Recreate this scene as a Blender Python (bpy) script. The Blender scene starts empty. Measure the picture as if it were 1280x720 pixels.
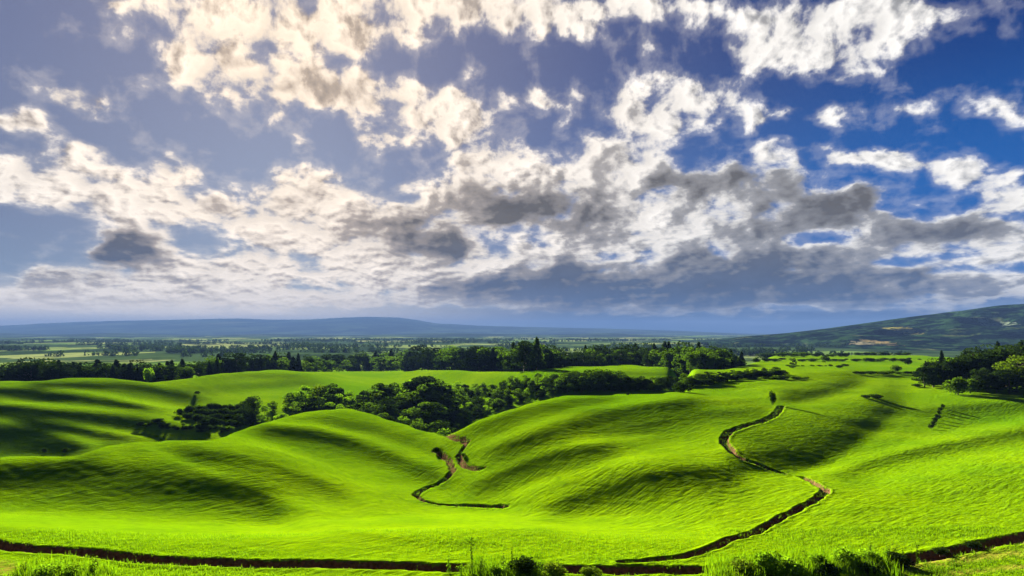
import bpy, math, random
import numpy as np
R = math.radians
rng = np.random.default_rng(7); random.seed(7)
S = bpy.context.scene
COL = S.collection

# ------------------------------------------------------------------ camera
F = 800.0; HZ = 415.0; CX = 640.0; H = 60.0          # focal length in photo pixels, horizon row, centre, camera height
cam = bpy.data.cameras.new('camera'); cam_o = bpy.data.objects.new('camera', cam); COL.objects.link(cam_o)
cam.sensor_width = 36; cam.lens = 36*F/1280; cam.shift_y = (HZ-360)/1280
cam.clip_start = 0.5; cam.clip_end = 60000
cam_o.location = (0, 0, H); cam_o.rotation_euler = (R(90), 0, 0)
S.camera = cam_o
# ------------------------------------------------------------------ sun, sky, exposure
SUN_AZ, SUN_EL = -20.0, 14.0
SUN_STRENGTH = 5.0
SKY_STRENGTH = 0.08
EXPOSURE = 3.25
S.view_settings.view_transform = 'Standard'; S.view_settings.look = 'None'
S.view_settings.gamma = 1; S.view_settings.use_curve_mapping = False
S.view_settings.exposure = EXPOSURE
az, el = R(SUN_AZ), R(SUN_EL)
sdir = np.array([math.sin(az)*math.cos(el), math.cos(az)*math.cos(el), math.sin(el)])
sun = bpy.data.lights.new('sun', 'SUN'); sun.energy = SUN_STRENGTH; sun.angle = R(2.5); sun.color = (1, .93, .80)
sun_o = bpy.data.objects.new('sun', sun); COL.objects.link(sun_o)
from mathutils import Vector
sun_o.rotation_euler = Vector(sdir).to_track_quat('Z', 'Y').to_euler()
sun_o.location = (0, 0, 300)

class NT:
    """tiny node-tree helper"""
    def __init__(s, tree): s.t = tree; tree.nodes.clear()
    def n(s, typ, **kw):
        nd = s.t.nodes.new(typ)
        for k, v in kw.items(): setattr(nd, k, v)
        return nd
    def link(s, a, b): s.t.links.new(a, b)
    def put(s, sock, v):
        if isinstance(v, bpy.types.NodeSocket): s.link(v, sock)
        elif v is not None:
            if hasattr(sock, 'default_value'):
                try: sock.default_value = v
                except Exception: sock.default_value = (*v, 1)
    def m(s, op, a, b=None, c=None, clamp=False):
        nd = s.n('ShaderNodeMath', operation=op); nd.use_clamp = clamp
        s.put(nd.inputs[0], a); s.put(nd.inputs[1], b); s.put(nd.inputs[2], c)
        return nd.outputs[0]
    def mix(s, f, a, b, blend='MIX'):
        nd = s.n('ShaderNodeMix', data_type='RGBA', blend_type=blend)
        s.put(nd.inputs[0], f); s.put(nd.inputs[6], a); s.put(nd.inputs[7], b)
        return nd.outputs[2]
    def mr(s, v, a, b, c=0, d=1, smooth=False):
        nd = s.n('ShaderNodeMapRange'); nd.interpolation_type = 'SMOOTHSTEP' if smooth else 'LINEAR'
        for i, x in enumerate((v, a, b, c, d)): s.put(nd.inputs[i], x)
        return nd.outputs[0]
    def vec(s, x, y, z):
        nd = s.n('ShaderNodeCombineXYZ'); s.put(nd.inputs[0], x); s.put(nd.inputs[1], y); s.put(nd.inputs[2], z)
        return nd.outputs[0]
    def vm(s, op, a, b=None):
        nd = s.n('ShaderNodeVectorMath', operation=op); s.put(nd.inputs[0], a); s.put(nd.inputs[1], b)
        return nd.outputs['Value'] if op in ('DOT_PRODUCT', 'LENGTH') else nd.outputs[0]
    def noise(s, v, scale, detail=6, rough=.55, dist=0, dims='3D', lac=2.0):
        nd = s.n('ShaderNodeTexNoise', noise_dimensions=dims)
        s.put(nd.inputs['Vector'], v); nd.inputs['Scale'].default_value = scale
        nd.inputs['Detail'].default_value = detail; nd.inputs['Roughness'].default_value = rough
        nd.inputs['Distortion'].default_value = dist; nd.inputs['Lacunarity'].default_value = lac
        return nd.outputs['Fac']

# clouds of the sky: broad masses listed by the direction they stand in (from photo pixel), fine shape from noise
CLOUDS = [ # px, py, rx, ry, cover, darkness
 (160,5,60,12,.6,0),(300,22,110,32,.9,.1),(255,75,55,38,.9,.05),(420,30,120,36,.95,.12),(370,105,95,36,1,0),(470,120,65,26,.95,.0),
 (570,150,70,36,.95,0),(470,175,28,14,.8,0),(570,12,130,26,.9,.1),(700,16,90,24,.85,.15),(820,8,85,18,.8,.2),(802,55,26,16,.6,.1),
 (1040,40,115,38,.88,.22),(1000,70,90,22,.75,.15),(1110,18,80,24,.85,.2),(1055,88,14,16,.5,0),(930,68,35,12,.65,.05),
 (830,130,85,26,.9,.12),(780,142,45,18,.75,.05),(900,118,30,13,.65,0),(820,165,35,20,.75,0),(685,120,42,13,.65,.1),(1000,137,72,8,.72,0),
 (100,125,38,18,.95,0),(150,135,12,6,.5,0),(18,155,34,16,.9,0),(90,180,50,10,.6,0),(60,200,80,9,.6,.05),(230,216,26,20,.9,0),
 (1245,140,27,16,.7,0),(1185,118,18,8,.5,0),(1140,140,20,7,.55,0),(965,186,40,9,.7,0),(1140,170,60,6,.4,0),(1235,198,36,6,.6,0),
 (610,200,46,20,.95,0),(490,230,25,8,.6,0),(740,185,30,8,.6,0),
 (60,232,120,24,1,.05),(170,252,100,20,.95,.05),(-20,222,70,22,1,.05),(260,268,80,18,.85,.1),(395,250,70,36,1,.25),(340,275,60,28,.9,.25),(430,292,110,30,.95,.3),
 (145,318,66,30,.95,.85),(70,345,50,16,.9,.5),(190,300,45,20,.85,.1),(232,335,50,22,.9,.2),(280,350,60,18,.9,.3),(330,335,60,24,.9,.35),(40,370,130,14,.95,.2),(200,368,110,14,.9,.25),(340,372,120,14,.9,.35),
 (490,285,80,34,1,.4),(545,305,52,24,1,.95),(590,240,60,26,.95,.05),(690,225,60,28,1,.05),(650,262,82,26,1,1.0),(720,268,45,26,1,.9),(620,335,90,24,.95,.25),(470,340,80,24,.95,.3),
 (780,210,55,40,.95,.0),(765,262,60,44,1,.05),(820,290,100,28,1,.0),(720,312,80,11,.95,.1),
 (600,362,90,14,.85,.45),(725,348,95,22,.95,.8),(850,230,44,22,1,.8),(940,225,62,22,1,.85),(1060,256,72,26,1,.85),(990,268,75,22,1,.7),(940,292,60,18,.95,.5),(890,262,50,20,.95,.1),
 (1090,198,90,13,.9,0),(1180,220,42,16,.85,0),(1245,250,55,32,.95,.1),(1200,288,90,18,1,.75),(1120,300,60,18,.95,.5),(1250,312,60,14,.95,.05),(1110,235,30,14,.8,.5),
 (900,328,80,22,.9,.7),(1000,332,70,20,.9,.65),(1100,342,120,14,.9,.6),(960,312,60,10,.95,.05),(1060,318,60,9,.9,.05),(1210,366,30,14,.95,0),(1272,357,40,14,.95,.0),(820,356,110,12,.85,.35),
 (940,358,270,26,1,1),(700,366,160,16,1,.9),(760,385,140,8,.6,.6),(950,372,130,10,.8,.85),(1100,380,110,7,.7,.2),(520,378,120,8,.7,.3),(120,388,200,8,.75,.1)]
HOLES = [(1160,246,42,20,.9),(1062,226,20,9,.8),(30,298,52,26,.95),(98,303,16,14,.7),(262,303,36,20,.75),(1120,225,25,8,.5),(560,72,90,20,.9)]
AZR = 44.0; ELN = 34; ELSTEP = .9; AZN = 88
def sky_table():
    a = np.linspace(-AZR, AZR, AZN+1); e = (np.arange(ELN))*ELSTEP
    A, E = np.meshgrid(np.radians(a), np.radians(e))
    px = CX+F*np.tan(A); py = HZ-F*np.tan(E)/np.cos(A)
    keep = np.ones_like(px); dk = np.zeros_like(px); w = np.full_like(px, 1e-3)
    for x, y, rx, ry, c, d in CLOUDS:
        q = ((px-x)/rx)**2+((py-y)/ry)**2
        g = c*np.exp(-q**1.5*.68)
        keep *= 1-g
        dk = 1-(1-dk)*(1-d*np.exp(-(q*1.15)**1.15)) if d >= .4 else dk
    cov = 1-keep
    for x, y, rx, ry, c in HOLES:
        cov *= 1-c*np.exp(-(((px-x)/rx)**2+((py-y)/ry)**2)**1.5*.6)
    return cov.clip(0, 1), dk.clip(0, 1)

world = bpy.data.worlds.new('World'); S.world = world; world.use_nodes = True
t = NT(world.node_tree)
D = t.n('ShaderNodeTexCoord').outputs['Generated']
sep = t.n('ShaderNodeSeparateXYZ'); t.link(D, sep.inputs[0]); dx, dy, dz = sep.outputs
AZ = t.m('MULTIPLY', t.m('ARCTAN2', dx, dy), 180/math.pi)
EL = t.m('MULTIPLY', t.m('ARCSINE', dz), 180/math.pi)
ELp = t.m('MAXIMUM', EL, 0.0)
# cloud-space coordinates: features flatten towards the horizon
gv = t.m('MULTIPLY', t.m('LOGARITHM', t.m('ADD', ELp, 10.0), math.e), 34.0)
P = t.vec(AZ, gv, 0)
wn = t.n('ShaderNodeTexNoise', noise_dimensions='2D'); t.link(P, wn.inputs['Vector']); wn.inputs['Scale'].default_value = .17
wn.inputs['Detail'].default_value = 5; wn.inputs['Roughness'].default_value = .6
warp = t.vm('SUBTRACT', wn.outputs['Color'], (.5, .5, .5))
ws = t.n('ShaderNodeSeparateXYZ'); t.link(warp, ws.inputs[0])
azw = t.m('MULTIPLY_ADD', ws.outputs[0], 2.6, AZ)
elw = t.m('MULTIPLY_ADD', t.m('MULTIPLY', ws.outputs[1], t.mr(ELp, 0, 14, .25, 1)), 3.0, EL)
xin = t.mr(azw, -AZR, AZR)
vrow = t.m('DIVIDE', elw, ELSTEP)
cov, dk = sky_table()
acc = None
for i in range(ELN):
    cn = t.n('ShaderNodeRGBCurve'); mp = cn.mapping; mp.extend = 'HORIZONTAL'
    for ch, tab in ((0, cov), (1, dk)):
        c = mp.curves[ch]
        ys = tab[i]
        c.points[0].location = (0, float(ys[0])); c.points[1].location = (1, float(ys[-1]))
        for j in range(2, AZN-1, 2):
            c.points.new(j/AZN, float(ys[j]))
        for pnt in c.points: pnt.handle_type = 'AUTO_CLAMPED'
    mp.update()
    t.link(xin, cn.inputs['Color'])
    if acc is None: acc = cn.outputs[0]
    else:
        acc = t.mix(t.m('SUBTRACT', vrow, float(i-1), clamp=True), acc, cn.outputs[0])
sc = t.n('ShaderNodeSeparateColor'); t.link(acc, sc.inputs[0])
COV, DARK = sc.outputs[0], sc.outputs[1]
n1 = t.noise(P, .31, 10, .54, .10, '2D')
sunP = t.vec(SUN_AZ, 34.0*math.log(SUN_EL+4+10.0), 0)
tos = t.vm('NORMALIZE', t.vm('SUBTRACT', sunP, P))
sclv = t.n('ShaderNodeVectorMath', operation='SCALE'); t.link(tos, sclv.inputs[0]); sclv.inputs['Scale'].default_value = .55
P2 = t.vm('ADD', P, sclv.outputs[0])
n2 = t.noise(P2, .31, 7, .52, .10, '2D')
d0 = t.m('MULTIPLY_ADD', t.m('SUBTRACT', n1, .5), t.mr(EL, 8, 18, 1.7, 2.2), COV)
d0 = t.m('ADD', d0, t.m('MULTIPLY', t.mr(EL, 2, 7, .22, 0), COV))
alpha = t.m('MAXIMUM', t.mr(d0, .34, .82, 0, 1, True), t.mr(d0, .05, .60, 0, .20, True))
thick = t.mr(d0, .60, 1.35, 0, 1, True)
relief = t.m('MULTIPLY', t.m('SUBTRACT', n1, n2), 5.0)
DK = t.mr(t.m('MULTIPLY_ADD', t.m('SUBTRACT', n1, .5), 1.0, t.m('MULTIPLY', DARK, 1.2)), .0, 1.25, 0, 1)
darkf = t.m('ADD', t.m('MULTIPLY', DK, t.mr(d0, .45, .95, 0.1, 1.1, True)), t.m('MULTIPLY', thick, .04))
nlow = t.noise(P, .16, 4, .55, .2, '2D')
darkf = t.m('ADD', darkf, t.m('MULTIPLY', t.m('MULTIPLY', t.mr(nlow, .46, .70, 0, 1), t.mr(d0, .7, 1.2, 0, 1)), .42))
darkf = t.m('ADD', darkf, t.m('MULTIPLY', relief, -.55))
darkf = t.m('ADD', darkf, 0.0, clamp=True)
# nearness to the sun (soft), used for warm light through the clouds and the milky sky round the sun
sd = t.vm('DOT_PRODUCT', t.vm('NORMALIZE', D), (math.sin(az)*math.cos(R(25)), math.cos(az)*math.cos(R(25)), math.sin(R(25))))
near = t.m('POWER', t.m('MAXIMUM', sd, 0.0), 10.0)
near2 = t.m('POWER', t.m('MAXIMUM', sd, 0.0), 5.0)
def K(r, g, b): k = 1/(SKY_STRENGTH*2**EXPOSURE); return (r*k, g*k, b*k, 1)
lit = t.mix(near, K(1.22, 1.18, 1.12), K(1.45, 1.20, .93))
mid = t.mix(near, K(.42, .42, .43), K(.66, .52, .40))
drk = t.mix(t.mr(EL, 3, 9), K(.045, .085, .18), K(.115, .107, .10))
c1 = t.mix(t.mr(darkf, 0, .42), lit, mid)
ccol = t.mix(t.mr(darkf, .38, 1.0, 0, .9), c1, drk)
ccol = t.mix(t.mr(n2, .35, .65, .28, 0), ccol, K(.02, .02, .03))
sky = t.n('ShaderNodeTexSky', sky_type='NISHITA'); sky.sun_disc = False
sky.sun_elevation = R(SUN_EL); sky.sun_rotation = R(SUN_AZ); sky.altitude = 100
sky.air_density = 1.0; sky.dust_density = .6; sky.ozone_density = 3.0
hs = t.n('ShaderNodeHueSaturation'); t.link(sky.outputs[0], hs.inputs['Color']); hs.inputs['Saturation'].default_value = 1.15
base = t.mix(1.0, hs.outputs[0], (.07, .11, .19, 1), 'MULTIPLY')
blue = t.mix(t.mr(AZ, -20, 36, 0, 1, True), K(.115, .150, .245), K(.0, .10, .40))
blue = t.mix(t.mr(EL, 10, 24, 0, .95, True), blue, t.mix(t.mr(AZ, -30, 36), K(.045, .085, .23), K(.0, .015, .14)))
blue = t.mix(t.m('MULTIPLY', near, .55), blue, K(.42, .37, .37))
blue = t.mix(t.mr(EL, 0, 9, .8, 0, True), blue, t.mix(t.mr(AZ, -34, 20), K(.26, .32, .42), K(.10, .24, .56)))
skyc = t.mix(.9, base, blue)
final = t.mix(alpha, skyc, ccol)
hazeb = t.mix(t.mr(AZ, -24, 10, 0, 1, True), K(1.05, .92, .78), K(.045, .078, .15))
strat = t.noise(t.vec(t.m('MULTIPLY', AZ, .05), t.m('MULTIPLY', EL, .9), 0), 1.0, 5, .6, .3, '2D')
hazeb = t.mix(t.m('MULTIPLY', t.mr(strat, .45, .7), t.mr(AZ, 5, 20, .15, .5)), hazeb, K(.55, .62, .75))
hazeb = t.mix(t.mr(EL, .4, 1.8, .45, 0, True), hazeb, t.mix(t.mr(AZ, -30, 5), K(.50, .55, .62), K(.12, .26, .52)))
hw_ = t.mr(AZ, -8, 12, .5, 0)
final = t.mix(t.mr(t.m('SUBTRACT', EL, hw_), .4, 4.0, .86, 0, True), final, hazeb)
final = t.mix(t.mr(t.m('ABSOLUTE', AZ), 45, 70, 0, .95, True), final, K(.012, .028, .06))   # unseen sky behind the viewer and overhead, darkened to deepen shade on slopes
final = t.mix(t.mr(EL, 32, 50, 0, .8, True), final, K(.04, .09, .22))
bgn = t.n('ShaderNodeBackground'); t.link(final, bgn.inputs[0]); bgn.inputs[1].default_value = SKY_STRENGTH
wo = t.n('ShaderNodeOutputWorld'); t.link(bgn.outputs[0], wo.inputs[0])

# ------------------------------------------------------------------ terrain: one column of ground per bearing, slopes read from the photo
def pl(pts):
    a = np.array(pts, float); return lambda x: np.interp(x, a[:, 0], a[:, 1])
PX = np.arange(-400, 1684, 4.0)            # bearings (as photo columns)
PY0 = 740.0
crest = pl([(-400,585),(-100,574),(0,570),(91,568),(124,556),(168,551),(262,548),(319,528),(370,514),(430,508),(446,509),(484,521),(541,538),(558,541),(602,521),(652,504),(692,494),(786,491),(850,489)])
ystart2 = pl([(-400,185),(0,178),(100,182),(200,192),(250,225),(300,255),(400,285),(500,300),(558,290),(620,300),(700,335),(850,283)])
topend = pl([(-400,474),(0,475),(40,476),(84,471),(144,471),(190,477),(269,466),(336,461),(430,464),(560,461),(640,464),(700,458),(780,455),(860,459),(905,462),(935,452),(960,444),(1150,443),(1280,452),(1684,455)])
FOLDS = [ # shaded flanks: line in photo pixels, softness above it, softness below it, how far it turns from the sun
 ([(-400,594),(0,592),(100,591),(170,592),(240,600),(300,611),(352,626)],12,[30],.80),
 ([(215,563),(280,569),(340,583),(400,603),(432,618)],5,[14],.52),
 ([(325,536),(390,539),(450,556),(510,578),(556,598)],5,[13],.75),
 ([(400,521),(460,532),(510,548),(560,566)],3,[6],.45),
 ([(395,657),(440,668),(500,676),(600,679)],3,[4],.35),
 ([(595,533),(660,511),(720,499),(765,496)],3,[13],.50),
 ([(618,562),(680,540),(740,522),(800,508),(872,500)],4,[15],.75),
 ([(598,605),(650,580),(700,564),(765,556)],4,[17],.75),
 ([(685,634),(750,612),(800,596),(860,588),(925,590)],6,[23],.78),
 ([(770,540),(830,526),(900,516),(955,511)],4,[10],.45),
 ([(840,509),(900,503),(950,500)],3,[6],.30),
 ([(918,586),(990,587),(1030,576),(1070,556),(1119,516)],36,[3],.97),
 ([(975,501),(1010,498),(1050,487),(1075,479)],14,[3],.75),
 ([(1045,592),(1090,576),(1140,564),(1200,553),(1290,538),(1500,515)],3,[11],.50),
 ([(1155,512),(1220,508),(1300,503),(1500,498)],3,[13],.40),
 ([(1060,640),(1150,622),(1280,600)],6,[12],.18),([(840,660),(900,640),(960,615)],6,[12],.20),
 ([(30,481),(90,480),(150,480),(200,487),(245,497)],3,[8],.80),
 ([(-200,486),(0,487),(60,493),(130,500),(192,511)],3,[9],.82),
 ([(-200,507),(0,508),(70,515),(140,521),(200,529),(246,540)],3,[14],.95),
 ([(25,526),(90,536),(150,546),(182,552)],2.5,[8],.82),
 ([(-300,532),(0,534),(60,545),(112,560)],3,[28],.97),
 ([(210,474),(300,469),(380,470)],2.5,[4],.45),([(225,487),(330,481),(400,477)],3,[4],.45),([(690,470),(780,466),(890,468)],3,[7],.35),
 ([(1000,470),(1080,466),(1140,468)],3,[4],.25),([(880,487),(960,480),(1010,470)],3,[4],.15),
]
RIDGES = [ # lit lines, half width, gain
 ([(168,553),(230,577),(290,600),(350,622),(420,640)],4,.35),([(290,548),(350,560),(410,584),(470,612)],5,.30),([(340,528),(400,532),(470,550),(560,585)],3,.25),
 ([(-200,645),(0,648),(100,655),(200,662),(350,664),(480,655),(640,650),(760,664),(900,664)],11,.45),
 ([(590,561),(660,533),(740,508),(830,497)],4,.25),([(600,598),(660,570),(720,553),(800,546)],4,.25),([(635,620),(720,590),(800,570),(880,556),(960,560)],6,.30),
 ([(1040,590),(1100,567),(1180,546),(1280,525),(1500,500)],6,.28),([(1100,600),(1180,583),(1280,565),(1500,530)],10,.25),
 ([(-100,476),(0,478),(60,485),(134,493),(188,506),(235,513)],2.5,.35),([(0,501),(67,507),(150,512),(218,520)],2.5,.4),([(0,514),(44,520),(111,533),(188,547)],2.5,.4),([(-100,520),(0,524),(60,535),(118,554)],2.5,.4),
 ([(640,640),(760,650),(900,640),(1010,610)],8,.12),([(990,600),(1040,585),(1110,540)],4,.2),
]
def poly_dist(X, Y, pts):
    best = np.full(X.shape, 1e9)
    for (x0, y0), (x1, y1) in zip(pts[:-1], pts[1:]):
        vx, vy = x1-x0, y1-y0; L = vx*vx+vy*vy+1e-9
        s = np.clip(((X-x0)*vx+(Y-y0)*vy)/L, 0, 1)
        best = np.minimum(best, np.hypot(X-x0-s*vx, Y-y0-s*vy))
    return best
PYS = np.arange(PY0, 430, -1.0)
GX, GY = np.meshgrid(PX, PYS, indexing='ij')
GK = (GY-HZ)/F
CRg = np.array([crest(x) for x in PX])[:, None]
FLAT = math.sin(R(SUN_EL)); BR = 1.0+.85*GK
def along(pts):
    xs = [p[0] for p in pts]; e = min(45, (xs[-1]-xs[0])*.22)
    return np.interp(GX, xs, [p[1] for p in pts]), np.clip((GX-xs[0]+e*.6)/e, 0, 1)*np.clip((xs[-1]+e*.6-GX)/e, 0, 1)
for pts, hw, gain in RIDGES:
    yl, f = along(pts); f = f*f*(3-2*f)
    BR += 2.6*gain*f*np.exp(-((GY-yl)/hw)**2)
for pts, up, dn, amt in FOLDS:
    yl, f = along(pts); f = f*f*(3-2*f); d = GY-yl
    BR *= 1-amt*f*np.exp(-np.where(d < 0, (d/up)**2, np.abs(d/(dn[0]*1.18))**1.5))
for cx_, cy_, rx_, ry_, am_ in ((430,535,150,42,.25),(80,505,220,38,.22),(740,570,200,62,.20),(1030,545,105,36,.30),(200,600,230,42,.30),(1230,520,170,22,.15),(760,520,120,25,.15),(820,610,130,30,.15),(0,540,130,30,.2)):
    BR *= 1-am_*np.exp(-(((GX-cx_)/rx_)**2+((GY-cy_)/ry_)**2)**1.3)
BR = np.where(BR < 1, np.maximum(BR, .12)**2.5, BR)
BR = np.where(BR < .5, BR-np.where((GX < 255) & (GY < CRg), .15, .05)*(.5-BR)/.5, BR)
SL = (FLAT-FLAT*BR)/math.cos(R(SUN_EL))
LEFTST = np.clip((270-GX)/40, 0, 1)*(GY < CRg)
SL = np.maximum(SL, -(.74+.16*LEFTST)*GK)
AX, AY = float(sdir[0]), float(sdir[1])
def cg_solve(L0, M, G, K_, U_, s0, anchor, aw, hx, hk, lam_p=.03, lam_c=.02, lam_y=.015, iters=2200):
    """log-depth field L over (bearing, row) whose slopes turn towards and from the sun as listed:
       (ax - ay u) L_u - (ay k + G) L_k = ay, least squares with a smoothness prior"""
    W = (K_+s0)
    Mx = M[1:, :] & M[:-1, :]; Mk = M[:, 1:] & M[:, :-1]
    Mc = Mx[:, 1:] & Mx[:, :-1]                                 # full cell
    Mxx = Mx[1:, :] & Mx[:-1, :]; Mkk = Mk[:, 1:] & Mk[:, :-1]
    av = lambda A: .25*(A[1:, 1:]+A[:-1, 1:]+A[1:, :-1]+A[:-1, :-1])
    Wc = av(W); Kc = av(K_); Gc = av(G); Uc = av(U_)
    ca = (AX-AY*Uc)*Wc*Mc; cb = -(AY*Kc+Gc)*Wc*Mc; rhs = AY*Wc*Mc
    Wx = .5*(W[1:]+W[:-1])*Mx; Wxx = W[1:-1]*Mxx; Wkk = W[:, 1:-1]*Mkk
    def A(L):
        dx = (L[1:]-L[:-1])/hx; dk = (L[:, 1:]-L[:, :-1])/hk
        return [ca*.5*(dx[:, 1:]+dx[:, :-1])+cb*.5*(dk[1:]+dk[:-1]), lam_p*Wx*dx,
                lam_c*Wxx*(L[2:]-2*L[1:-1]+L[:-2])/hx**2*.1, lam_y*Wkk*(L[:, 2:]-2*L[:, 1:-1]+L[:, :-2])/hk**2*.004, aw*L]
    def AT(r):
        o = np.zeros_like(L0)
        q = ca*r[0]*.5/hx; dx = np.zeros_like(r[1]); dx[:, 1:] += q; dx[:, :-1] += q
        dx += lam_p*Wx*r[1]/hx
        o[1:] += dx; o[:-1] -= dx
        q = cb*r[0]*.5/hk; dk = np.zeros((L0.shape[0], L0.shape[1]-1)); dk[1:] += q; dk[:-1] += q
        o[:, 1:] += dk; o[:, :-1] -= dk
        q = lam_c*Wxx*r[2]/hx**2*.1; o[2:] += q; o[1:-1] -= 2*q; o[:-2] += q
        q = lam_y*Wkk*r[3]/hk**2*.004; o[:, 2:] += q; o[:, 1:-1] -= 2*q; o[:, :-2] += q
        return o+aw*r[4]
    b = [rhs, 0*Wx, 0*Wxx, 0*Wkk, aw*anchor]
    L = L0.copy(); Ar = A(L); r = AT([x-y for x, y in zip(b, Ar)])*M
    # diagonal preconditioner
    D_ = np.full(L0.shape, 1e-9); q = (ca*.5/hx)**2+(cb*.5/hk)**2
    D_[1:, 1:] += q; D_[:-1, 1:] += q; D_[1:, :-1] += q; D_[:-1, :-1] += q
    q = (lam_p*Wx/hx)**2; D_[1:] += q; D_[:-1] += q
    q = (lam_c*Wxx*.1/hx**2)**2; D_[2:] += q; D_[1:-1] += 4*q; D_[:-2] += q
    q = (lam_y*Wkk*.004/hk**2)**2; D_[:, 2:] += q; D_[:, 1:-1] += 4*q; D_[:, :-2] += q
    D_ += aw**2; z = r/D_; p = z.copy(); rz = (r*z).sum()
    for it in range(iters):
        Ap = AT(A(p))*M; al = rz/((p*Ap).sum()+1e-30); L += al*p; r -= al*Ap; z = r/D_; rn = (r*z).sum()
        if rn < 1e-9: break
        p = z+rn/rz*p; rz = rn
    return L
CR = np.array([crest(x) if x <= 850 else topend(x) for x in PX]); TE = np.array([topend(x) for x in PX])
near_crest = np.where(PX[:, None] <= 850, np.clip((GY-CR[:, None])/9.0, 0, 1), 1)
SL1 = SL*near_crest+(1-near_crest)*(-.72*GK)
SL1 = np.minimum(SL1, .34)
sx, sk = 2, 2
gx, gk = PX[::sx], PYS[::sk]
hx = 4.0*sx/F; hk = -1.0*sk/F
def sub(A): return A[::sx, ::sk]
M1 = sub(GY) >= sub(CR[:, None]+0*GY)
meanS = np.where(M1, sub(SL1), 0).sum(0)/np.maximum(M1.sum(0), 1)
# first guess: lateral mean slopes integrated row by row
lk = 1/(GK[0, ::sk]+meanS)/F*sk
Linit = math.log(50)+np.concatenate([[0], np.cumsum(.5*(lk[1:]+lk[:-1]))]); Linit = np.tile(Linit, (len(gx), 1))
aw = np.zeros_like(Linit); aw[:, 0] = 3.0; anc = np.full_like(Linit, math.log(50))
# known depths (bearing, row, metres) held softly
DEPTH2 = [(-40,478,340),(0,480,330),(100,476,350),(200,478,375),(300,468,440),(430,468,500),(560,466,500),(640,466,490),(700,462,480),(780,460,470),(840,464,400),(400,490,330),(560,490,330),(700,478,380)]
DEPTH1 = [(870,466,390),(890,464,420),(920,462,440),(880,480,330),(1000,446,650),(1160,446,600),(1100,550,165),(1400,500,230),(1150,500,240),(1100,470,400),(1250,470,330),(950,520,215),(900,500,255),(1280,640,95),(1100,445,650),(1400,600,110),(1500,480,260),(950,490,290),(1000,500,250),(0,640,98),(200,648,102),(400,650,104),(640,650,106),(900,650,104),(1150,640,100),(0,572,128),(170,553,140),(262,550,150),(400,513,175),(484,523,190),(540,538,208),(640,512,235),(700,495,262),(850,492,270),
          (1280,600,118),(1280,550,150),(1000,600,128),(1120,510,215),(1280,505,215),(1500,560,150),(-250,600,115),(1280,478,300),(1000,470,400),(1050,445,620),(950,455,480),(1200,460,400),(620,600,140),(800,560,165)]
for x, y, d in DEPTH1:
    i = int(round((x-gx[0])/(4*sx))); j = int(round((PY0-y)/sk))
    if M1[i, j]: aw[i, j] = .35; anc[i, j] = math.log(d)
L1 = cg_solve(Linit, M1, AY*sub(SL1), sub(GK), sub(GX-CX)/F, sub(SL1), anc, aw, hx, hk)
# second sheet: ground behind the near crests
SL2 = np.minimum(SL, .40)
M2 = (sub(GY) <= sub(CR[:, None]+0*GY)+sk) & (sub(GY) >= sub(TE[:, None]+0*GY)) & (sub(GX) <= 900)
Ys2 = np.array([ystart2(x) for x in gx]); aw2 = np.zeros_like(Linit); anc2 = np.zeros_like(Linit)
L2i = np.zeros_like(Linit)
i850 = int((850-gx[0])/(4*sx))
for i, x in enumerate(gx):
    if x > 900: continue
    jc = np.nonzero(M1[i])[0][-1]; w = min(1, max(0, (x-640)/210)); Ys2[i] = (1-w)*Ys2[i]+w*math.exp(L1[i, jc])*1.05; Ys2[i] = max(Ys2[i], math.exp(L1[i, jc])*1.05)
    js = np.nonzero(M2[i])[0]
    if not len(js): continue
    ks = (gk[js]-HZ)/F; dl = (sk/F)/(ks*.72); c = np.cumsum(dl)-dl[0]
    L2i[i, js] = math.log(Ys2[i])+c
    aw2[i, js[0]] = .6; anc2[i, js[0]] = math.log(Ys2[i])
    if 640 < x < 850:
        wv = (x-640)/210; L2i[i, js] = (1-wv)*L2i[i, js]+wv*L1[i850+1, js]
    if x >= 850:
        aw2[i, js] = 2.0; anc2[i, js] = L1[i, js] if M1[i, js].all() else L1[min(i850+1, len(gx)-1), js]; L2i[i, js] = anc2[i, js]
for x, y, d in DEPTH2:
    i = int(round((x-gx[0])/(4*sx))); j = int(round((PY0-y)/sk))
    if M2[i, j]: aw2[i, j] = .5; anc2[i, j] = math.log(d)
L2 = cg_solve(L2i, M2, AY*sub(SL2), sub(GK), sub(GX-CX)/F, sub(SL2), anc2, aw2, hx, hk)
def column(i):
    px = PX[i]; f = (px-gx[0])/(4*sx); a = min(int(f), len(gx)-2); w = f-a
    out = ([], [], [])
    prev = None
    for lay, L, M in ((1, L1, M1), (2, L2, M2)):
        if lay == 2 and px > 850: continue
        m = M[a] & M[a+1] if w > 0 else M[a]
        if lay == 1: m = m & (gk >= CR[i])
        js = np.nonzero(m)[0]
        if len(js) < 2: continue
        v = np.exp(L[a, js]*(1-w)+L[a+1, js]*w)
        if prev is not None: v = np.maximum(v, prev*1.004)
        v = np.maximum.accumulate(v*(1+np.arange(len(v))*1e-5)); prev = v[-1]
        if lay == 2:                                  # rows resume just behind the crest
            v = v[1:]; js = js[1:]
        out[0].extend(v); out[1].extend(gk[js]); out[2].extend([lay]*len(js))
    return np.array(out[0]), np.array(out[1]), np.array(out[2])
COLS = [column(i) for i in range(len(PX))]
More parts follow.
